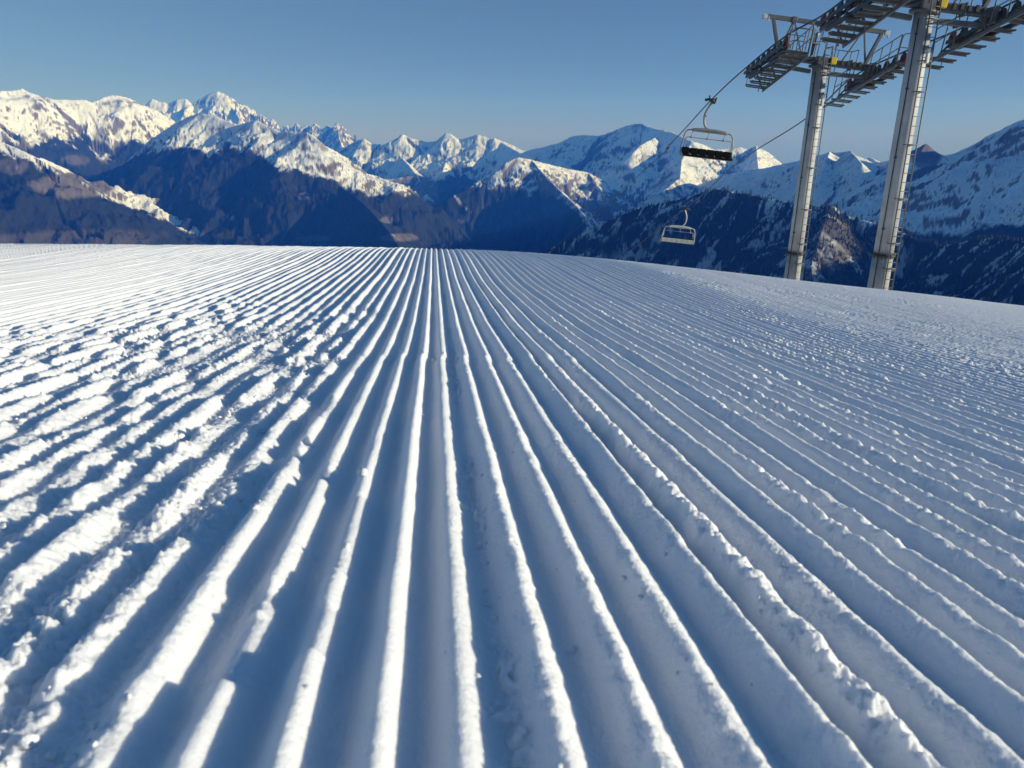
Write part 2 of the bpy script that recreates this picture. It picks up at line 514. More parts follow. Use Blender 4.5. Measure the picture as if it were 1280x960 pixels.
# the dark wooded mountain in the left middle with its snowy top
mountain('wooded_mountain', [ridge_of([(110, 262), (130, 238), (150, 215), (172, 192), (192, 172), (215, 156), (235, 146), (250, 141), (262, 143), (275, 147), (290, 153), (300, 156),
                                       (310, 152), (320, 150), (335, 157), (350, 164), (365, 165), (375, 166), (384, 165), (396, 173), (408, 188), (416, 200), (421, 214)], 9800, 7300),
                             ([(228, 182, 9000), (262, 190, 8500), (300, 191, 8000), (312, 182, 7900), (345, 203, 7500), (378, 213, 7250), (418, 229, 6900), (440, 242, 6600),
                               (455, 255, 6350), (470, 271, 6000), (486, 289, 5700), (500, 310, 5400), (512, 330, 5100)], 0.72)],
         (60, 620), (3800, 11500), 900, 460, k=0.60, gw=700, ga=0.17, gcap=150, warp=130, seed=400,
         tree=[(60, 200), (130, 205), (190, 190), (215, 185), (240, 183), (262, 192), (285, 178), (300, 192), (310, 183), (330, 198), (345, 204), (378, 214), (420, 228), (470, 240), (620, 240)],
         rock_at=1.15, speckle=-0.55, meadow=-0.2, bump=(0.004, 30.0), crest=7, floor=-1500,
         rocks=[(395, 178, 30, 12, 0.8), (330, 168, 40, 8, 0.4), (285, 160, 30, 12, 0.4)],
         brown=[(380, 245, 7, 4, 0.9), (485, 275, 10, 4, 0.9), (500, 297, 24, 5, 0.8), (235, 298, 25, 10, 0.7), (392, 298, 22, 4, 0.5)])

# the white mountains in the middle
mountain('middle_range', [ridge_of([(330, 215), (400, 196), (430, 184), (445, 176), (455, 173), (465, 180), (480, 180), (490, 177), (498, 170), (503, 167), (510, 171), (520, 174),
                                    (535, 177), (545, 176), (552, 170), (557, 166), (563, 167), (570, 175), (580, 173), (590, 170), (598, 168), (605, 170),
                                    (615, 174), (618, 172), (625, 176), (640, 181), (652, 187), (662, 190), (700, 200)], 14500, 12800),
                          [(557, 166, 13900), (570, 190, 13000), (577, 215, 12300), (582, 240, 11600)],
                          [(620, 174, 13300), (645, 188, 12600), (664, 200, 12000), (690, 228, 11200), (712, 248, 10600), (730, 268, 10000), (745, 290, 9500)],
                          [(490, 177, 14100), (495, 190, 13300), (510, 205, 12600), (520, 218, 12000), (535, 245, 11200), (552, 285, 10200)],
                          [(520, 218, 12000), (470, 226, 11800), (440, 234, 11600)], [(505, 168, 14100), (560, 195, 12900), (553, 215, 12200)],
                          [(664, 200, 12000), (630, 220, 11500), (600, 245, 10800)]],
         (300, 830), (6500, 16500), 760, 440, k=0.58, gw=900, ga=0.18, gcap=220, warp=110, seed=500,
         tree=[(300, 235), (470, 236), (535, 234), (548, 224), (560, 218), (582, 216), (600, 224), (625, 230), (650, 228), (665, 236), (690, 238), (705, 246), (730, 268), (830, 300)],
         rock_at=1.22, speckle=-0.2, bump=(0.003, 45.0), crest=9, floor=-1500,
         rocks=[(497, 174, 5, 6, 0.9), (568, 195, 5, 16, 0.7), (452, 183, 12, 6, 0.9), (610, 178, 9, 5, 0.5)],
         brown=[(515, 242, 34, 24, 1.0), (540, 275, 14, 16, 0.8), (705, 252, 12, 6, 0.6)])

# the high peak right of the middle
mountain('high_peak', [ridge_of([(600, 215), (640, 196), (662, 187), (685, 182), (700, 178), (715, 170), (727, 168), (745, 169), (757, 168), (770, 163), (778, 159), (783, 157),
                                 (795, 154), (802, 153), (808, 157), (818, 160), (828, 162), (840, 165), (852, 170), (865, 176), (880, 181), (892, 186), (905, 186), (925, 183), (935, 187),
                                 (945, 182), (955, 187), (965, 193), (975, 203), (1000, 215), (1050, 225)], 0, 0),
                       [(780, 158, 11000), (745, 172, 10900), (720, 182, 10700), (695, 196, 10400), (720, 214, 10000), (760, 232, 9400), (778, 252, 8900), (775, 275, 8400)],
                       [(865, 176, 9800), (852, 200, 9000), (850, 222, 8300), (830, 238, 7800), (800, 255, 7300)],
                       [(818, 172, 9900), (800, 182, 9600), (790, 192, 9400)], [(945, 182, 10190), (948, 215, 9000)]],
         (560, 1120), (5200, 14500), 800, 420, k=0.62, gw=800, ga=0.17, gcap=270, warp=120, seed=600,
         tree=[(560, 220), (640, 228), (690, 236), (712, 250), (730, 268), (748, 290), (780, 310), (1120, 340)],
         rock_at=1.12, bump=(0.003, 45.0), crest=12, floor=-1500,
         rocks=[(775, 260, 40, 11, 0.9), (835, 235, 26, 16, 0.75), (765, 210, 22, 4, 0.7), (800, 196, 16, 6, 0.7), (800, 160, 10, 6, 0.6), (742, 215, 12, 6, 0.4)])

# sunlit spurs in front of it
mountain('sunlit_spur', [[(530, 275, 7600), (560, 248, 7800), (590, 232, 8000), (615, 214, 8200), (632, 203, 8300), (648, 196, 8400), (664, 199, 8500), (690, 206, 8650), (712, 211, 8800), (735, 215, 8950), (755, 226, 9050), (770, 240, 9100), (782, 258, 9100), (795, 285, 9100)],
                         ([(664, 199, 8500), (680, 218, 8100), (700, 238, 7700), (715, 252, 7400), (730, 268, 7100), (745, 290, 6800)], 0.75),
                         [(735, 215, 8950), (752, 238, 8500), (762, 258, 8200)]],
         (490, 860), (4800, 10800), 560, 360, k=0.56, gw=500, ga=0.3, gcap=180, warp=140, seed=655,
         tree=[(490, 235), (560, 228), (600, 234), (640, 237), (665, 242), (690, 242), (705, 250), (722, 266), (740, 290), (760, 320), (860, 340)],
         rock_at=1.0, speckle=-0.1, bump=(0.004, 30.0), crest=7, floor=-1500, rocks=[(655, 205, 12, 6, 0.4)],
         brown=[(752, 259, 26, 8, 0.9), (712, 252, 8, 5, 0.6)])

# the mountain in shade on the right
mountain('shaded_range', [ridge_of([(840, 245), (870, 232), (900, 220), (930, 213), (960, 209), (975, 205), (990, 202), (1000, 200), (1010, 195), (1020, 197), (1028, 193), (1037, 189), (1045, 191),
                                    (1055, 189), (1062, 188), (1068, 195), (1078, 200), (1085, 197), (1090, 197), (1100, 203), (1112, 200), (1130, 192), (1145, 187), (1152, 183), (1157, 179), (1162, 185),
                                    (1172, 192), (1182, 194), (1195, 191), (1210, 184), (1230, 174), (1245, 165), (1260, 158), (1272, 152), (1280, 149), (1310, 136), (1360, 120), (1480, 100)], 8800, 4100),
                          [(1037, 189, 6900), (1032, 205, 6500), (1024, 225, 6100)], [(1062, 188, 6700), (1078, 205, 6200)],
                          [(1157, 179, 5900), (1140, 205, 5700)], [(1272, 152, 5000), (1215, 205, 4900), (1160, 270, 4600)], [(1330, 130, 4700), (1282, 195, 4500), (1240, 250, 4300)]],
         (800, 1560), (2900, 10500), 900, 440, k=0.56, gw=600, ga=0.14, gcap=110, warp=80, seed=700,
         tree=[(800, 262), (1000, 268), (1060, 275), (1120, 284), (1150, 292), (1180, 297), (1200, 292), (1230, 284), (1280, 288), (1560, 280)],
         rock_at=1.20, speckle=0.0, bump=(0.004, 25.0), crest=6, floor=-1500,
         rocks=[(1050, 196, 20, 8, 0.5), (1157, 190, 18, 16, 1.0), (1225, 195, 40, 6, 0.35), (1258, 215, 40, 6, 0.35)])  # full rock colour on the spike also stands in for its shade

# the near wooded hill
HILL = dict(ridges=None)
near_hill = mountain('near_hill', [ridge_of([(540, 372), (600, 348), (640, 330), (670, 318), (700, 304), (730, 289), (760, 276), (780, 267), (800, 260), (820, 254), (850, 249), (870, 242), (885, 238), (900, 236),
                                 (920, 240), (945, 245), (965, 249), (985, 252), (1000, 254), (1020, 258), (1035, 256), (1042, 257), (1052, 266), (1070, 273), (1090, 278), (1110, 281),
                                 (1130, 291), (1150, 299), (1175, 306), (1190, 305), (1215, 299), (1240, 297), (1280, 301), (1400, 300), (1560, 290)], 3600, 1900),
                       [(1038, 256, 2650), (1026, 290, 2480), (1014, 330, 2320), (1008, 360, 2220)]],
         (480, 1560), (1500, 4600), 1200, 420, k=0.62, gw=210, ga=0.22, gcap=60, warp=30, seed=800,
         tree=[(480, 300), (640, 300), (800, 250), (880, 230), (900, 228), (940, 236), (1000, 246), (1040, 250), (1060, 272), (1130, 290), (1280, 296), (1560, 280)],
         rock_at=1.15, speckle=0.26, streak=0.36, bump=(0.02, 8.0), crest=3, floor=-900,
         brown=[(1043, 308, 20, 34, 0.62), (1138, 318, 4, 12, 0.7)])


def build_forest():
    """the wood on the near hill: one mass of small conifers"""
    me = near_hill.data
    n = len(me.vertices)
    co = np.empty(n * 3, np.float32)
    me.vertices.foreach_get('co', co)
    co = co.reshape(-1, 3).astype(np.float64)
    al = np.empty(n * 4, np.float32)
    me.color_attributes['alb'].data.foreach_get('color', al)
    al = al.reshape(-1, 4)
    r = np.hypot(co[:, 0], co[:, 1])
    b = np.arctan2(co[:, 0], co[:, 1])
    dark = np.clip(1 - al[:, 1] / 0.16, 0, 1)
    wgt = (0.04 + dark) * (r ** 2) * (co[:, 2] > -700) * (r < 3900) * S(bearing(620, 300)[0], bearing(660, 300)[0], b)
    hi = S(-0.11, -0.075, (co[:, 2]) / r)
    wgt = wgt * (1 - 0.35 * hi)
    wgt /= wgt.sum()
    cnt = 30000
    idx = RNG.choice(n, cnt, p=wgt)
    base = co[idx].copy()
    base[:, 0] += RNG.uniform(-5, 5, cnt)
    base[:, 1] += RNG.uniform(-5, 5, cnt)
    h = RNG.uniform(8, 19, cnt)
    w = h * RNG.uniform(0.15, 0.22, cnt)
    ns = 5
    V, F = [], []
    ang = RNG.uniform(0, 6.28, cnt)
    rings = [(0.0, 0.35), (0.08, 1.0), (0.5, 0.62), (0.5, 0.45)]
    verts = np.empty((cnt, ns * 3 + 1, 3))
    for k, (zz, ww) in enumerate([(-0.05, 0.9), (0.42, 0.66), (0.45, 0.42)]):
        for j in range(ns):
            a = ang + j * 2 * np.pi / ns + k * 0.5
            q = ww * w * (1 + 0.25 * np.sin(ang * 3 + j * 2.1 + k))
            verts[:, k * ns + j, 0] = base[:, 0] + q * np.cos(a)
            verts[:, k * ns + j, 1] = base[:, 1] + q * np.sin(a)
            verts[:, k * ns + j, 2] = base[:, 2] + zz * h
    verts[:, -1] = base
    verts[:, -1, 2] += h
    tri = []
    for k in range(2):
        for j in range(ns):
            a, b2 = k * ns + j, k * ns + (j + 1) % ns
            c, d = a + ns, b2 + ns
            tri += [(a, b2, d), (a, d, c)]
    for j in range(ns):
        tri.append((2 * ns + j, 2 * ns + (j + 1) % ns, 3 * ns))
    tri = np.array(tri)
    nv = verts.shape[1]
    f = (tri[None] + (np.arange(cnt) * nv)[:, None, None]).reshape(-1, 3)
    me2 = bpy.data.meshes.new('forest')
    v = verts.reshape(-1, 3).astype(np.float32)
    me2.vertices.add(len(v))
    me2.vertices.foreach_set('co', v.ravel())
    me2.loops.add(f.size)
    me2.loops.foreach_set('vertex_index', f.ravel().astype(np.int32))
    me2.polygons.add(len(f))
    me2.polygons.foreach_set('loop_start', np.arange(0, f.size, 3, dtype=np.int32))
    me2.update(calc_edges=True)
    o = bpy.data.objects.new('forest', me2)
    COL.objects.link(o)
    me2.materials.append(paint('conifer_needles', (0.026, 0.033, 0.030), 0.9, 0, 0.5, 0.02))
    o['kind'] = 'stuff'
    o['label'] = 'dark conifer wood covering the near hill behind the pylons'
    o['category'] = 'wood'


build_forest()

# ------------------------------------------------------------------ loose crumbs of snow on the piste
def build_crumbs():
    t = (1 + 5 ** 0.5) / 2
    iv = np.array([(-1, t, 0), (1, t, 0), (-1, -t, 0), (1, -t, 0), (0, -1, t), (0, 1, t), (0, -1, -t), (0, 1, -t), (t, 0, -1), (t, 0, 1), (-t, 0, -1), (-t, 0, 1)]) / math.hypot(1, t)
    it = [(0, 11, 5), (0, 5, 1), (0, 1, 7), (0, 7, 10), (0, 10, 11), (1, 5, 9), (5, 11, 4), (11, 10, 2), (10, 7, 6), (7, 1, 8), (3, 9, 4), (3, 4, 2), (3, 2, 6), (3, 6, 8), (3, 8, 9), (4, 9, 5), (2, 4, 11), (6, 2, 10), (8, 6, 7), (9, 8, 1)]
    vs = [tuple(v) for v in iv]
    cache = {}
    tris = []

    def mid(a, b):
        key = (min(a, b), max(a, b))
        if key not in cache:
            m = (np.array(vs[a]) + np.array(vs[b])) / 2
            vs.append(tuple(m / np.linalg.norm(m)))
            cache[key] = len(vs) - 1
        return cache[key]
    for a, b, c in it:
        x, y, z = mid(a, b), mid(b, c), mid(c, a)
        tris += [(a, x, z), (b, y, x), (c, z, y), (x, y, z)]
    iv = np.array(vs)
    it = np.array(tris)
    n = 34000
    r = np.exp(RNG.uniform(math.log(0.25), math.log(7.0), n))
    b = RNG.uniform(-0.75, 0.95, n)
    x, y = r * np.sin(b), r * np.cos(b)
    z, dist, bandr = snow_height(x, y)
    u = np.interp(x, _cx, _ci)
    trough = np.exp(-((u - 0.5) / 0.2) ** 2)
    jl = np.exp(-((y - 1.72) / 0.03) ** 2) * (np.abs(x) < 0.35)
    rr = np.exp(-((np.round(u) - 5) / 0.4) ** 2) * (y < 1.6)
    clump = S(0.0, 0.5, fbm(x * 4, y * 3, 3, 70))
    pr = 0.01 + 0.65 * dist * clump + 0.35 * bandr + 0.10 * trough + 0.35 * jl + 0.06 * clump * (x > 0.3)
    keep = RNG.uniform(0, 1, n) < pr
    x, y, z, r, dist = x[keep], y[keep], z[keep], r[keep], dist[keep]
    n = len(x)
    s = np.exp(RNG.normal(math.log(0.0011), 0.55, n)) * (1 + 0.35 * dist) * (1 + 0.15 * r)
    s = np.minimum(s, 0.0042 + 0.0010 * r) * (1 - 0.35 * (x > 0.3))
    # a few lumps that stand out in the photograph
    for (px, py, sz) in [(455, 608, 0.0060), (322, 652, 0.004), (612, 890, 0.0026), (588, 700, 0.0015), (590, 688, 0.0016), (566, 672, 0.0015), (300, 620, 0.003)]:
        gx, gy = plane_point(px, py + 6)
        gz = float(snow_height(np.array([gx]), np.array([gy]))[0][0])
        x, y, z, s = np.append(x, gx), np.append(y, gy), np.append(z, gz), np.append(s, sz)
    n = len(x)
    nv = len(iv)
    V = np.empty((n, nv, 3))
    sc = s[:, None, None] * RNG.uniform(0.7, 1.25, (n, 1, 3))
    lump = 1 + 0.22 * np.sin(iv[None, :, 0] * 3 + RNG.uniform(0, 6, (n, 1))) * np.sin(iv[None, :, 1] * 4 + RNG.uniform(0, 6, (n, 1))) + RNG.normal(0, 0.07, (n, nv))
    V[:] = iv[None] * lump[..., None] * sc
    V[..., 0] += x[:, None]
    V[..., 1] += y[:, None]
    V[..., 2] += (z + s * 0.35)[:, None]
    f = (it[None] + (np.arange(n) * nv)[:, None, None]).reshape(-1, 3)
    me = bpy.data.meshes.new('snow_crumbs')
    v = V.reshape(-1, 3).astype(np.float32)
    me.vertices.add(len(v))
    me.vertices.foreach_set('co', v.ravel())
    me.loops.add(f.size)
    me.loops.foreach_set('vertex_index', f.ravel().astype(np.int32))
    me.polygons.add(len(f))
    me.polygons.foreach_set('loop_start', np.arange(0, f.size, 3, dtype=np.int32))
    me.polygons.foreach_set('use_smooth', np.ones(len(f), bool))
    ca = me.color_attributes.new('alb', 'FLOAT_COLOR', 'POINT')
    ca.data.foreach_set('color', np.tile(np.array((0.9, 0.9, 0.9, 1), np.float32), len(v)))
    me.update(calc_edges=True)
    o = bpy.data.objects.new('snow_crumbs', me)
    COL.objects.link(o)
    me.materials.append(M_SNOW)
    me.materials.clear()
    me.materials.append(M_CRUMB)
    o['kind'] = 'stuff'
    o['label'] = 'loose white crumbs of snow scattered over the groomed ridges'
    o['category'] = 'snow'


build_crumbs()


# ------------------------------------------------------------------ the chairlift
class MB:
    def __init__(self, xf=None):
        self.v, self.f, self.sm = [], [], []
        self.xf = xf

    def add(self, vs, fs, smooth=False):
        o = len(self.v)
        self.v += [self.xf(Vector(p)) if self.xf else Vector(p) for p in vs]
        self.f += [tuple(i + o for i in q) for q in fs]
        self.sm += [smooth] * len(fs)
        return self

    def box(self, c, d, rot=None, bev=0.0):
        c = Vector(c)
        x, y, z = d[0] / 2, d[1] / 2, d[2] / 2
        if bev <= 0:
            vs = [Vector((sx * x, sy * y, sz * z)) for sz in (-1, 1) for sy in (-1, 1) for sx in (-1, 1)]
            fs = [(0, 2, 3, 1), (4, 5, 7, 6), (0, 1, 5, 4), (2, 6, 7, 3), (0, 4, 6, 2), (1, 3, 7, 5)]
        else:
            b = min(bev, x * .9, y * .9, z * .9)
            ring = [(x - b, y), (x, y - b), (x, -y + b), (x - b, -y), (-x + b, -y), (-x, -y + b), (-x, y - b), (-x + b, y)][::-1]
            small = [(px * (x - b) / x, py * (y - b) / y) for px, py in ring]
            vs = [Vector((px, py, -z)) for px, py in small] + [Vector((px, py, -z + b)) for px, py in ring] + [Vector((px, py, z - b)) for px, py in ring] + [Vector((px, py, z)) for px, py in small]
            fs = [tuple(range(7, -1, -1)), tuple(range(24, 32))]
            for k in range(3):
                for j in range(8):
                    fs.append((k * 8 + j, k * 8 + (j + 1) % 8, (k + 1) * 8 + (j + 1) % 8, (k + 1) * 8 + j))
        if rot is not None:
            vs = [rot @ p for p in vs]
        return self.add([c + p for p in vs], fs)

    def beam(self, a, b, w, h, up=(0, 0, 1)):
        """rectangular bar from a to b"""
        a, b = Vector(a), Vector(b)
        d = (b - a)
        L = d.length
        y = d.normalized()
        upv = Vector(up)
        if abs(y.dot(upv)) > 0.95:
            upv = Vector((1, 0, 0))
        x = y.cross(upv).normalized()
        z = x.cross(y).normalized()
        rot = Matrix((x, y, z)).transposed()
        return self.box((a + b) / 2, (w, L, h), rot, bev=min(w, h) * 0.12)

    def tube(self, path, r, n=8, r1=None, cap=True):
        path = [Vector(p) for p in path]
        m = len(path)
        vs, fs = [], []
        t0 = (path[1] - path[0]).normalized()
        ref = Vector((0, 0, 1)) if abs(t0.z) < 0.9 else Vector((1, 0, 0))
        nx = t0.cross(ref).normalized()
        for i, p in enumerate(path):
            t = (path[min(i + 1, m - 1)] - path[max(i - 1, 0)]).normalized()
            nx = (nx - t * nx.dot(t)).normalized()
            ny = t.cross(nx)
            rr = r if r1 is None else r + (r1 - r) * i / (m - 1)
            for k in range(n):
                a = 2 * math.pi * k / n
                vs.append(p + nx * rr * math.cos(a) + ny * rr * math.sin(a))
        for i in range(m - 1):
            for k in range(n):
                fs.append((i * n + k, i * n + (k + 1) % n, (i + 1) * n + (k + 1) % n, (i + 1) * n + k))
        self.add(vs, fs, True)
        if cap:
            o = len(self.v) - len(vs)
            self.f += [tuple(o + k for k in range(n - 1, -1, -1)), tuple(o + (m - 1) * n + k for k in range(n))]
            self.sm += [False, False]
        return self

    def ring(self, c, axis, R, r, n=20, m=8):
        c, ax = Vector(c), Vector(axis).normalized()
        ref = Vector((0, 0, 1)) if abs(ax.z) < 0.9 else Vector((1, 0, 0))
        x = ax.cross(ref).normalized()
        y = ax.cross(x)
        vs, fs = [], []
        for i in range(n):
            a = 2 * math.pi * i / n
            d = x * math.cos(a) + y * math.sin(a)
            for j in range(m):
                q = 2 * math.pi * j / m
                vs.append(c + d * (R + r * math.cos(q)) + ax * r * math.sin(q))
        for i in range(n):
            for j in range(m):
                fs.append((i * m + j, ((i + 1) % n) * m + j, ((i + 1) % n) * m + (j + 1) % m, i * m + (j + 1) % m))
        return self.add(vs, fs, True)

    def build(self, name, material, parent=None):
        me = bpy.data.meshes.new(name)
        me.from_pydata([tuple(p) for p in self.v], [], self.f)
        me.polygons.foreach_set('use_smooth', self.sm)
        me.update()
        o = bpy.data.objects.new(name, me)
        COL.objects.link(o)
        me.materials.append(material)
        if parent is not None:
            o.parent = parent
        return o


def arc(pts, n=6):
    """round the corners of a path with Catmull-Rom"""
    P = [Vector(p) for p in pts]
    P = [P[0] * 2 - P[1]] + P + [P[-1] * 2 - P[-2]]
    out = []
    for i in range(1, len(P) - 2):
        a, b, c, d = P[i - 1:i + 3]
        for k in range(n):
            t = k / n
            out.append(0.5 * ((2 * b) + (c - a) * t + (2 * a - 5 * b + 4 * c - d) * t * t + (3 * b - a - 3 * c + d) * t ** 3))
    out.append(P[-2])
    return out


def thing(name, label, cat, loc, rz=0.0, group=None):
    o = bpy.data.objects.new(name, None)
    o.empty_display_size = 0.3
    COL.objects.link(o)
    o.location = loc
    o.rotation_euler = (0, 0, rz)
    o['label'] = label
    o['category'] = cat
    if group:
        o['group'] = group
    return o


def dup(o, parent=None):
    c = o.copy()
    COL.objects.link(c)
    if parent is not None:
        c.parent = parent
    for ch in list(o.children):
        dup(ch, c)
    return c


LINE_YAW = YAW + rad(1.0)       # the lift runs away from the camera, slightly to the right of its view
TILT = rad(6.0)                 # the crossarm hangs lower on its right
SLOPE = -0.13                   # fall of the ropes over the pylon

HT = 9.05                       # ground to crossarm


def crown(p):
    """crown parts turn about the top of the shaft"""
    x, z = p.x, p.z - HT
    c, s = math.cos(TILT), math.sin(TILT)
    return Vector((x * c + z * s, p.y, HT - x * s + z * c))


def make_pylon():
    root = thing('lift_pylon', '', 'lift pylon', (0, 0, 0))
    GA = 2.25                                             # half the distance between the ropes
    # shaft: sixteen flats, slightly tapered, with a seam
    b = MB()
    b.tube([(0, 0, 1.3), (0, 0, 3.9), (0, 0, 6.4), (0, 0, HT - 0.22)], 0.315, 24, 0.29)
    b.build('shaft', M_SHAFT, root)
    b = MB()
    b.tube([(0, 0, -0.9), (0, 0, 1.27)], 0.345, 24, 0.33)
    b.build('pedestal', M_CONC, root)
    b = MB()
    b.tube([(0, 0, 1.27), (0, 0, 1.33)], 0.385, 24)
    for k in range(18):
        a = 2 * math.pi * k / 18
        b.tube([(0.36 * math.cos(a), 0.36 * math.sin(a), 1.21), (0.36 * math.cos(a), 0.36 * math.sin(a), 1.40)], 0.017, 6)
    b.build('flange', M_DARK, root)
    b = MB()
    a = rad(-139)
    b.tube([(0.36 * math.cos(a), 0.36 * math.sin(a), 0.0), (0.305 * math.cos(a), 0.305 * math.sin(a), HT - 0.4)], 0.016, 6)
    for z in (2.2, 4.5, 6.6, 8.2):
        b.box((0.325 * math.cos(a), 0.325 * math.sin(a), z), (0.07, 0.07, 0.05))
    b.build('cable_conduit', M_DARK, root)
    # climbing ladder on the sunny side
    b = MB()
    la = rad(-74)
    dr, tg = Vector((math.cos(la), math.sin(la), 0)), Vector((-math.sin(la), math.cos(la), 0))

    def lad(z, s, off):
        rr = (0.34 - 0.045 * max(z, 0) / HT) + off
        return dr * rr + tg * s * 0.17 + Vector((0, 0, z))
    for s in (-1, 1):
        b.tube([lad(0.0, s, 0.15), lad(HT + 0.35, s, 0.15)], 0.021, 6)
    z = 0.25
    while z < HT + 0.2:
        b.tube([lad(z, -1, 0.15), lad(z, 1, 0.15)], 0.011, 6)
        z += 0.29
    for z in (0.9, 1.75, 3.2, 4.9, 6.5, 7.4, 8.6):
        for s in (-1, 1):
            b.tube([lad(z, s, 0.16), lad(z, s, -0.04)], 0.018, 6)
        b.tube([lad(z, -1, 0.155), lad(z, 1, 0.155)], 0.026, 6)
    b.build('ladder', M_STEEL, root)
    b = MB()
    b.box(dr * 0.46 + Vector((0, 0, 7.55)), (0.10, 0.12, 0.45), Matrix.Rotation(la, 3, 'Z'), 0.02)
    b.build('ladder_guard', M_WHITE, root)
    # head plate and crossarm
    b = MB(crown)
    b.tube([(0, 0, HT - 0.25), (0, 0, HT - 0.17)], 0.43, 20)
    b.box((0, 0, HT), (0.5, 0.5, 0.34), None, 0.03)
    b.box((0, 0, HT), (2 * GA - 0.3, 0.26, 0.26), None, 0.02)
    for s in (-1, 1):
        b.box((s * (GA - 0.15), 0, HT - 0.05), (0.12, 0.62, 0.5), None, 0.02)
        b.box((s * 1.2, 0, HT), (0.05, 0.36, 0.40), None, 0.01)
        b.beam((s * 0.33, 0, HT - 0.42), (s * (GA - 0.35), 0, HT - 0.36), 0.16, 0.16)
        b.box((s * (GA - 0.35), 0, HT - 0.29), (0.1, 0.2, 0.3), None, 0.01)
    b.build('crossarm', M_STEEL, root)
    b = MB(crown)
    b.box((0.42, -0.21, HT + 0.06), (0.24, 0.14, 0.26), None, 0.02)
    b.build('junction_box', M_YEL, root)
    for k in range(5):
        b = MB(crown)
        b.box((0.8 + 0.24 * k, -0.19, HT + 0.02 + 0.03 * (k % 2)), (0.11, 0.1, 0.2 - 0.02 * (k % 3)), None, 0.01)
        b.build('control_box', M_GRATE, root)
    # sheave trains
    for s in (-1, 1):
        xs = s * GA
        zc = HT - 0.12
        b = MB(crown)
        for q in (-0.11, 0.11):
            b.beam((xs + q, -2.5, zc + 2.5 * -SLOPE - 0.12), (xs + q, 2.5, zc + 2.5 * SLOPE - 0.12), 0.03, 0.13)
        for yy in (-1.62, 1.62):
            b.beam((xs, yy - 0.75, zc - SLOPE * 0 + (yy - 0.75) * SLOPE - 0.30), (xs, yy + 0.75, zc + (yy + 0.75) * SLOPE - 0.28), 0.12, 0.10)
        b.beam((xs, -1.8, zc - 1.8 * SLOPE - 0.46), (xs, 1.8, zc + 1.8 * SLOPE - 0.42), 0.11, 0.13)
        b.tube([(xs - s * 0.35, 0, zc - 0.46), (xs + s * 0.14, 0, zc - 0.46)], 0.09, 10)
        tr = b.build('sheave_train', M_DARK, root)
        for k in range(8):
            y = -2.35 + 4.7 * k / 7
            c = (xs, y, zc + y * SLOPE)
            w = MB(crown)
            w.ring(c, (1, 0, 0), 0.185, 0.045, 20, 8)
            w.tube([(xs - 0.028, y, c[2]), (xs + 0.028, y, c[2])], 0.165, 18)
            w.tube([(xs - 0.07, y, c[2]), (xs + 0.07, y, c[2])], 0.05, 10)
            wo = w.build('sheave', M_RED if k in (0, 7) else M_DARK, tr)
            w = MB(crown)
            w.ring((xs - 0.036, y, c[2]), (1, 0, 0), 0.15, 0.014, 18, 6)
            # bright inner rim belongs to the wheel mesh
            me = wo.data
            me.materials.append(M_STEEL)
            base = len(me.vertices)
            nb = w
            v0 = [tuple(v.co) for v in me.vertices] + [tuple(p) for p in nb.v]
            f0 = [tuple(p.vertices) for p in me.polygons] + [tuple(i + base for i in q) for q in nb.f]
            mi = [0] * len(me.polygons) + [1] * len(nb.f)
            sm = [p.use_smooth for p in me.polygons] + nb.sm
            m2 = bpy.data.meshes.new('sheave')
            m2.from_pydata(v0, [], f0)
            m2.materials.append(me.materials[0])
            m2.materials.append(M_STEEL)
            m2.polygons.foreach_set('material_index', mi)
            m2.polygons.foreach_set('use_smooth', sm)
            m2.update()
            wo.data = m2
    # catwalks: stepped treads on a stringer, with hand rails
    for s in (-1, 1):
        xi = s * (GA - 0.62)            # inner side
        xo = s * (GA + 0.16)            # outer side
        zs = HT - (0.80 if s < 0 else 0.72)
        CS = SLOPE * 1.5
        n = 9
        y0c, y1c = -3.15, (1.5 if s < 0 else 2.9)
        b = MB(crown)
        for x in (xi,):
            b.beam((x, y0c - .15, zs + (y0c - .15) * CS - 0.12), (x, y1c + .15, zs + (y1c + .15) * CS - 0.12), 0.05, 0.12)
        for k in range(n):
            y = y0c + (y1c - y0c) * k / (n - 1)
            b.beam((xi, y, zs + y * CS - 0.07), (xo, y, zs + y * CS - 0.07), 0.05, 0.05)
        b.beam((s * (GA - 0.2), 0, HT - 0.2), (xi, 0.0, zs - 0.12), 0.08, 0.08)
        for yy in (-1.7, 1.7):
            b.beam((xi, yy, zs + yy * CS - 0.05), (s * (GA - 0.1), yy, HT - 0.14 + yy * SLOPE), 0.05, 0.06)
        cw = b.build('catwalk', M_STEEL, root)
        for k in range(n):
            y = y0c + (y1c - y0c) * k / (n - 1)
            t = MB(crown)
            cx, w = (xi + xo) / 2, abs(xo - xi) + (0.12 if k % 4 == 1 else 0)
            z0 = zs + y * CS
            for j in range(5):
                t.box((cx, y - 0.16 + 0.08 * j, z0), (w, 0.052, 0.035), None, 0.006)
            for xx in (-1, 1):
                t.box((cx + xx * w * 0.48, y, z0 - 0.005), (0.03, 0.40, 0.055), None, 0.006)
            t.build('tread', M_GRATE, cw)
        for grp in ([-3.2, -2.5, -1.75, -0.95], [0.95, 1.6, 2.3]):
            rl = MB(crown)
            for y in grp:
                rl.tube([(xi, y, zs + y * CS), (xi, y, zs + y * CS + 0.95)], 0.02, 6)
            for hh in (0.5, 0.95):
                rl.tube([(xi, grp[0], zs + grp[0] * CS + hh), (xi, grp[-1], zs + grp[-1] * CS + hh)], 0.018, 6)
            rl.build('handrail', M_STEEL, cw)
        rl = MB(crown)
        # end hoop at the near end
        y = -3.28
        z0 = zs + y * CS
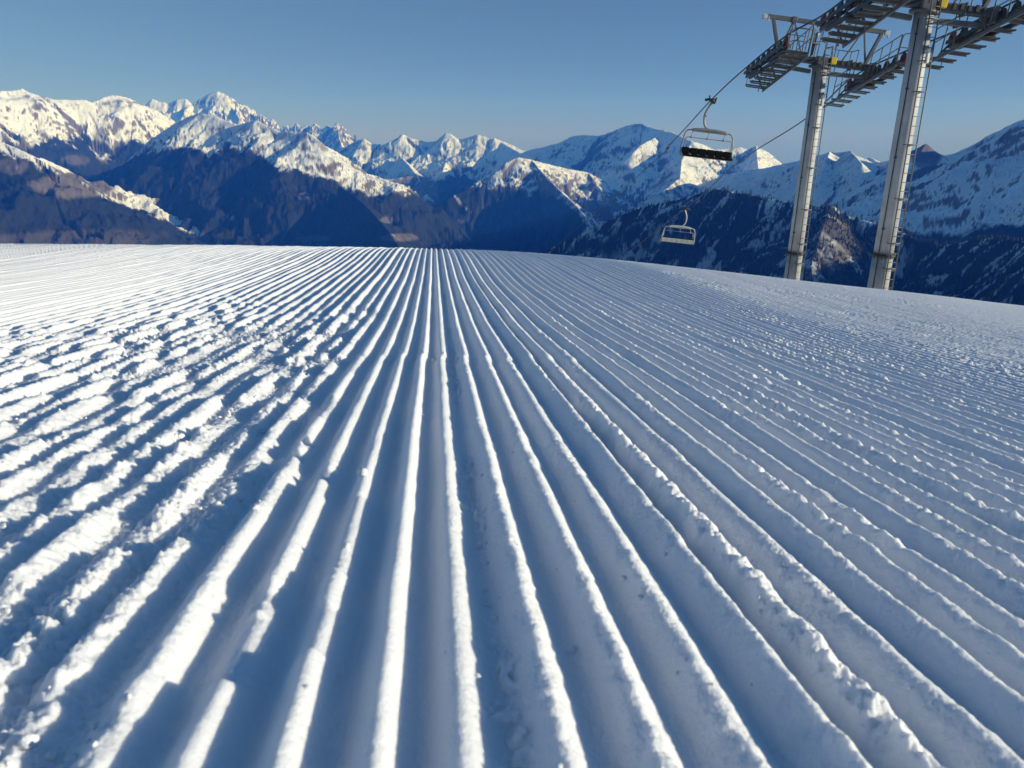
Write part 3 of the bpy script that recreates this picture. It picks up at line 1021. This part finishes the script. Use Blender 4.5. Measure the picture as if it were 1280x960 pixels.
        rl.tube(arc([(xi, y, z0), (xi, y, z0 + 0.75), (xi + s * 0.12, y, z0 + 0.97), (xo - s * 0.12, y, z0 + 0.97), (xo, y, z0 + 0.75), (xo, y, z0)], 4), 0.021, 6)
        rl.tube([(xi, y, z0 + 0.5), (xo, y, z0 + 0.5)], 0.016, 6)
        rl.build('end_hoop', M_STEEL, cw)
        rl = MB(crown)
        # far end
        y = y1c + 0.05
        z0 = zs + y * CS
        rl.tube([(xo, y, z0), (xo, y, z0 + 0.62), (xo, y - 0.7, z0 + 0.62 - 0.7 * CS)], 0.014, 6)
        rl.build('handrail', M_STEEL, cw)
    # small platform round the head
    b = MB(crown)
    for j in range(7):
        b.box((0.98, 0.34 + 0.10 * j, HT - 0.30), (1.1, 0.07, 0.04), None, 0.008)
    for x in (0.44, 1.52):
        b.beam((x, 0.15, HT - 0.34), (x, 1.0, HT - 0.34), 0.05, 0.07)
    pf = b.build('platform', M_GRATE, root)
    b = MB(crown)
    for hh in (0.5, 0.95):
        b.tube([(0.44, 0.25, HT - 0.3 + hh), (0.44, 1.0, HT - 0.3 + hh), (1.52, 1.0, HT - 0.3 + hh), (1.52, 0.25, HT - 0.3 + hh)], 0.018, 6)
    for (x, y) in ((0.44, 0.25), (0.44, 1.0), (1.52, 1.0), (1.52, 0.25), (0.98, 1.0)):
        b.tube([(x, y, HT - 0.3), (x, y, HT + 0.65)], 0.018, 6)
    b.build('guard_rail', M_STEEL, pf)
    b = MB(crown)
    for j in range(7):
        b.box((-1.05, -0.34 - 0.10 * j, HT - 0.02), (1.05, 0.07, 0.04), None, 0.008)
    for x in (-1.56, -0.54):
        b.beam((x, -0.2, HT - 0.06), (x, -1.0, HT - 0.06), 0.05, 0.07)
    pf = b.build('platform', M_GRATE, root)
    b = MB(crown)
    for (x0, x1, y0, y1, z0) in ((-1.56, -0.54, -1.0, -0.25, HT),):
        for hh in (0.5, 0.95):
            b.tube([(x0, y1, z0 + hh), (x0, y0, z0 + hh), (x1, y0, z0 + hh), (x1, y1, z0 + hh)], 0.018, 6)
        for (x, y) in ((x0, y0), (x1, y0), (x0, y1), (x1, y1), ((x0 + x1) / 2, y0)):
            b.tube([(x, y, z0), (x, y, z0 + 0.95)], 0.018, 6)
    b.tube(arc([(-0.42, -0.3, HT), (-0.42, -0.3, HT + 0.6), (-0.35, -0.3, HT + 0.68), (-0.12, -0.3, HT + 0.68), (-0.05, -0.3, HT + 0.6), (-0.05, -0.3, HT)], 4), 0.018, 6)
    b.tube([(-1.5, -1.0, HT + 0.95), (-0.6, -0.25, HT + 1.15), (-0.55, -0.25, HT + 0.1)], 0.02, 6)
    b.build('guard_rail', M_STEEL, pf)
    b = MB(crown)
    b.beam((-0.50, -0.22, HT + 0.15), (-0.47, -0.22, HT + 1.0), 0.09, 0.07)
    b.build('rail_post', M_DARK, root)
    b = MB(crown)
    b.tube([(-0.44, -0.22, HT + 0.86), (-0.44, -0.22, HT + 1.02)], 0.05, 10)
    b.build('lamp', M_WHITE, root)
    # lifting frame
    b = MB(crown)
    zb = HT + 1.38
    b.box((-0.13, 0, zb), (4.9, 0.13, 0.17), None, 0.015)
    b.box((0.02, 0, zb), (0.22, 0.2, 0.26), None, 0.02)
    for s in (-1, 1):
        b.beam((s * 2.2 - 0.05, 0, zb - 0.08), (s * 1.78, 0, HT + 0.1), 0.16, 0.13)
        b.beam((s * 1.45, 0, zb - 0.06), (s * 1.76, 0, HT + 0.25), 0.06, 0.06)
        b.beam((s * 1.40, 0, zb - 0.06), (s * 0.85, 0, HT + 0.16), 0.05, 0.05)
        b.box((s * 1.43, 0, zb), (0.2, 0.18, 0.24), None, 0.02)
        b.box((s * 0.3, 0, zb), (0.14, 0.17, 0.22), None, 0.02)
    fr = b.build('lifting_frame', M_STEEL, root)
    for s, ex in ((-1, 0.0), (1, -0.25)):
        b = MB(lambda p: crown(p + Vector((ex, 0, 0))))
        b.tube([(s * 2.60, -0.09, zb - 0.02), (s * 2.60, 0.09, zb - 0.02)], 0.09, 12)
        b.box((s * 2.69, 0, zb - 0.05), (0.05, 0.1, 0.26), None, 0.01)
        b.box((s * 2.46, -0.02, zb - 0.1), (0.04, 0.12, 0.16), None, 0.01)
        b.build('end_pulley', M_WHITE, fr)
    b = MB(crown)
    for x in (0.02, 0.42):
        b.tube([(x, -0.2, HT + 0.1), (x, -0.2, HT + 1.72)], 0.017, 6)
    for k in range(6):
        b.tube([(0.02, -0.2, HT + 0.25 + 0.28 * k), (0.42, -0.2, HT + 0.25 + 0.28 * k)], 0.012, 6)
    b.tube([(0.46, -0.2, HT + 0.62), (0.46, -0.2, HT + 0.74)], 0.05, 8)
    b.build('top_ladder', M_STEEL, root)
    return root


def ground_z(x, y):
    return float(snow_height(np.array([x]), np.array([y]), False)[0][0])


R1, R2 = 36.0, 29.3
LEAN = rad(1.2)
p1 = at(991, 347, R1)
p2 = at(1099, 361, R2)
pyl = make_pylon()
# the near pylon keeps the master, the far one is a copy
arm2, arm1 = at(1161, 6, R2), at(1027, 77, R1)
arm2 = at(1157, 6, R2)
arm1 = at(1026, 77, R1)


def stand(o, arm):
    e = (Matrix.Rotation(-LINE_YAW, 4, 'Z') @ Matrix.Rotation(LEAN, 4, 'Y'))
    o.rotation_euler = e.to_euler()
    o.location = arm - e @ Vector((0, 0, HT))


stand(pyl, arm2)
pyl['label'] = 'nearer and taller-looking lift pylon, its crown cut by the top of the photo'
pyl['group'] = 'steel pylons of the chairlift'
far = dup(pyl)
stand(far, arm1)
far['label'] = 'farther lift pylon whose whole crossarm and lifting frame show against the sky'
print('pylon ground', p1.z, ground_z(p1.x, p1.y), far.location.z, '|', p2.z, ground_z(p2.x, p2.y), pyl.location.z)

# ropes: through the sheaves of both pylons, then down into the valley
vx, vy = math.sin(LINE_YAW), math.cos(LINE_YAW)


def sheave_top(root, s):
    q = crown(Vector((s * 2.25, 0, HT - 0.12 + 0.24)))
    return Vector(root.location) + root.rotation_euler.to_matrix() @ q


def on_line(px, py, anchor):
    """the point over the rope's ground track that is seen at (px, py)"""
    b, e = bearing(px, py)
    # anchor + t*(vx,vy) has bearing b
    t = (anchor.x * math.cos(b) - anchor.y * math.sin(b)) / (vy * math.sin(b) - vx * math.cos(b))
    x, y = anchor.x + t * vx, anchor.y + t * vy
    return Vector((x, y, HC + e * math.hypot(x, y)))


def rope(s, views, label):
    a2, a1 = sheave_top(pyl, s), sheave_top(far, s)
    half = Vector((vx, vy, SLOPE)) * 2.35
    up = a2 - Vector((vx, vy, SLOPE * 0.8)) * 14
    pts = [up, a2 - half, a2 + half, a1 - half, a1 + half] + [on_line(px, py, a1) for px, py in views]
    last = pts[-1]
    pts.append(last + (pts[-1] - pts[-2]).normalized() * 150)
    print('rope', s, [tuple(round(c, 1) for c in p) for p in pts])
    b = MB()
    b.tube(arc(pts, 10), 0.032, 8)
    o = b.build('haul_rope', M_DARK)
    o['label'] = label
    o['category'] = 'steel rope'
    o['group'] = 'ropes of the chairlift'
    return pts


rp1 = rope(-1, [(890, 124), (836, 182), (780, 235), (690, 312)], 'left-hand lift rope over which the black-seated chair hangs')
rp2 = rope(1, [(1005, 150), (920, 205), (857, 260), (760, 335)], 'right-hand lift rope passing behind the pylons to the pale chair')


def make_chair(loc, rz, tilt, fm, seatm, label, backm=None):
    root = thing('lift_chair', label, 'chairlift chair', loc, rz, 'chairs hanging on the lift')
    root.rotation_euler = (0, tilt, rz)
    # origin at the rope; x across, -y towards the front of the seat
    b = MB()
    b.box((0.0, 0, 0.0), (0.16, 0.55, 0.17), None, 0.03)
    b.box((-0.17, 0, 0.03), (0.22, 0.3, 0.12), None, 0.03)
    b.tube([(-0.36, 0, -0.02), (-0.22, 0, 0.02)], 0.07, 10)
    b.tube([(-0.10, 0.1, 0.05), (-0.14, 0.1, 0.24)], 0.04, 8)
    b.tube([(0.22, -0.05, 0.16), (0.16, -0.05, -0.12)], 0.05, 8)
    b.box((0.10, -0.12, -0.1), (0.14, 0.2, 0.14), None, 0.02)
    b.box((0.12, 0.1, 0.07), (0.24, 0.16, 0.09), None, 0.02)
    b.build('grip', M_DARK, root)
    b = MB()
    b.tube(arc([(0.04, 0, -0.08), (-0.10, 0, -0.36), (-0.22, 0, -0.70), (-0.20, 0, -1.10), (-0.06, 0, -1.36), (0.16, 0, -1.48), (0.3, 0, -1.5)], 6), 0.055, 10)
    b.box((-0.21, 0, -0.80), (0.15, 0.14, 0.1), None, 0.02)
    b.build('hanger', fm, root)
    zt = -1.52
    cx = 0.18
    b = MB()
    for j in range(9):
        x = cx - 0.80 + 0.2 * j
    b.tube(arc([(cx - 0.92, 0, zt - 0.05), (cx - 0.7, 0, zt), (cx, 0, zt + 0.03), (cx + 0.7, 0, zt), (cx + 0.92, 0, zt - 0.05)], 5), 0.085, 10)
    b.box((cx, -0.02, zt - 0.08), (1.7, 0.12, 0.06), None, 0.02)
    b.build('top_beam', fm, root)
    b = MB()
    for s in (-1, 1):
        path = arc([(cx + s * 0.86, 0, zt - 0.03), (cx + s * 1.12, 0, zt - 0.06), (cx + s * 1.26, -0.01, zt - 0.20), (cx + s * 1.33, -0.04, zt - 0.55), (cx + s * 1.39, -0.10, zt - 1.10), (cx + s * 1.39, -0.35, zt - 1.36), (cx + s * 1.36, -0.62, zt - 1.34)], 6)
        b.tube(path, 0.036, 8)
    b.tube([(cx - 1.39, -0.10, zt - 1.10), (cx + 1.39, -0.10, zt - 1.10)], 0.03, 8)
    b.tube([(cx - 1.38, -0.35, zt - 1.38), (cx + 1.38, -0.35, zt - 1.38)], 0.03, 8)
    b.build('side_frame', fm, root)
    b = MB()
    bz = zt - 0.42
    b.tube(arc([(cx - 1.27, -0.15, zt - 0.95), (cx - 1.22, -0.25, bz - 0.1), (cx - 1.12, -0.28, bz), (cx - 0.5, -0.3, bz), (cx + 0.5, -0.3, bz), (cx + 1.12, -0.28, bz), (cx + 1.22, -0.25, bz - 0.1), (cx + 1.27, -0.15, zt - 0.95)], 4), 0.019, 8)
    for x in (-0.86, 0.0, 0.86):
        b.tube([(cx + x, 0, zt - 0.06), (cx + x - 0.14, -0.3, bz)], 0.02, 8)
        b.box((cx + x - 0.14, -0.3, bz), (0.12, 0.09, 0.08), None, 0.015)
    b.build('safety_bar', fm, root)
    for k in range(6):
        x = cx - 1.12 + 2.24 * k / 5
        b = MB()
        b.box((x, -0.16, zt - 1.10), (0.445, 0.09, 0.34), Matrix.Rotation(rad(-14), 3, 'X'), 0.035)
        b.build('backrest', seatm, root)
        b = MB()
        b.box((x, -0.40, zt - 1.33), (0.445, 0.48, 0.10), Matrix.Rotation(rad(-8), 3, 'X'), 0.035)
        b.build('seat', seatm, root)
    if backm is not None:
        b = MB()
        b.box((cx, -0.065, zt - 1.17), (2.72, 0.03, 0.36), Matrix.Rotation(rad(-14), 3, 'X'), 0.012)
        for k in range(7):
            b.box((cx - 1.34 + 2.68 * k / 6, -0.04, zt - 1.17), (0.035, 0.03, 0.34), Matrix.Rotation(rad(-14), 3, 'X'), 0.008)
        b.build('back_shell', backm, root)
    return root


b1 = rp1[5]
make_chair((b1.x, b1.y, b1.z - 0.06), -LINE_YAW, rad(6.5), M_FRAME, M_BLACK, 'nearer six-seat chair with black seats hanging from the left-hand rope')
b2 = rp2[7]
make_chair((b2.x, b2.y, b2.z - 0.06), -LINE_YAW + math.pi, rad(-6.0), M_PALE, M_BLACK, 'farther pale-framed chair hanging in front of the dark wooded hill', M_PALE).scale = (1.07, 1.07, 1.07)

# ------------------------------------------------------------------ air, sun, sky, camera
def build_haze():
    b = MB()
    x = 30000.0
    b.box((0, 8000, (1350 - 4000) / 2), (2 * x, 56000, 5350))
    m = bpy.data.materials.new('haze_air')
    m.use_nodes = True
    nt = m.node_tree
    nt.nodes.clear()
    out = nt.nodes.new('ShaderNodeOutputMaterial')
    pv = nt.nodes.new('ShaderNodeVolumePrincipled')
    pv.inputs['Color'].default_value = (0.03, 0.21, 1.0, 1)
    pv.inputs['Absorption Color'].default_value = (1, 1, 1, 1)
    pv.inputs['Density'].default_value = HAZE
    pv.inputs['Anisotropy'].default_value = 0.0
    nt.links.new(pv.outputs['Volume'], out.inputs['Volume'])
    o = b.build('haze', m)
    o['kind'] = 'stuff'
    o.visible_shadow = True


HAZE = 6.2e-5
build_haze()

SUN_EL = rad(13.5)
SUN_AZ = rad(110.0)         # right of +Y
sd = Vector((math.sin(SUN_AZ) * math.cos(SUN_EL), math.cos(SUN_AZ) * math.cos(SUN_EL), math.sin(SUN_EL)))
sl = bpy.data.lights.new('sun', 'SUN')
sl.energy = 3.3
sl.angle = rad(0.5)
sl.color = (1.0, 0.98, 1.0)
so = bpy.data.objects.new('sun', sl)
COL.objects.link(so)
so.rotation_euler = (-sd).to_track_quat('-Z', 'Y').to_euler()

w = bpy.data.worlds.new('World')
SC.world = w
w.use_nodes = True
nt = w.node_tree
bg = nt.nodes['Background']
sky = nt.nodes.new('ShaderNodeTexSky')
sky.sky_type = 'NISHITA'
sky.sun_disc = False
sky.sun_elevation = SUN_EL
sky.sun_rotation = SUN_AZ
sky.altitude = 5000
sky.air_density = 1.0
sky.dust_density = 0.0
sky.ozone_density = 1.7
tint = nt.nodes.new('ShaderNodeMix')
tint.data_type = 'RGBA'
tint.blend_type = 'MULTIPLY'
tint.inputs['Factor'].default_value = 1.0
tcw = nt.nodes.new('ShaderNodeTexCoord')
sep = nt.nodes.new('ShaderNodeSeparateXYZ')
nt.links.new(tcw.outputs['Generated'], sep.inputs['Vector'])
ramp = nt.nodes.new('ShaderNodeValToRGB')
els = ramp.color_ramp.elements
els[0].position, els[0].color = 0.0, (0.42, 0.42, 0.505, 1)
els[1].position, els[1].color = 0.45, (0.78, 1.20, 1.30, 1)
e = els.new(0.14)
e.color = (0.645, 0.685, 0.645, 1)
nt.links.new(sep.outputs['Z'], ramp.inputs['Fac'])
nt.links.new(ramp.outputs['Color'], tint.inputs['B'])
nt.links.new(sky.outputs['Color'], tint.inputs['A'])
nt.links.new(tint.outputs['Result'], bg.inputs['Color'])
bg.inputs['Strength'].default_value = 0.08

cam = bpy.data.cameras.new('camera')
cam.sensor_fit = 'HORIZONTAL'
cam.sensor_width = 36.0
cam.lens = 36.0 * FPX / 1280.0
cam.clip_start = 0.02
cam.clip_end = 200000
co = bpy.data.objects.new('camera', cam)
COL.objects.link(co)
co.location = (0, 0, HC)
co.rotation_euler = (math.pi / 2 - PITCH, 0, -YAW)
cam.dof.use_dof = True
cam.dof.focus_distance = 7.0
cam.dof.aperture_fstop = 18.0
SC.camera = co

SC.view_settings.view_transform = 'Standard'
SC.view_settings.look = 'None'
SC.view_settings.exposure = 0.47
SC.view_settings.gamma = 1.0
SC.view_settings.use_curve_mapping = False
SC.cycles.use_denoising = True
SC.cycles.max_bounces = 6
SC.cycles.diffuse_bounces = 3
SC.cycles.volume_bounces = 1
SC.cycles.use_adaptive_sampling = True
SC.cycles.adaptive_threshold = 0.03
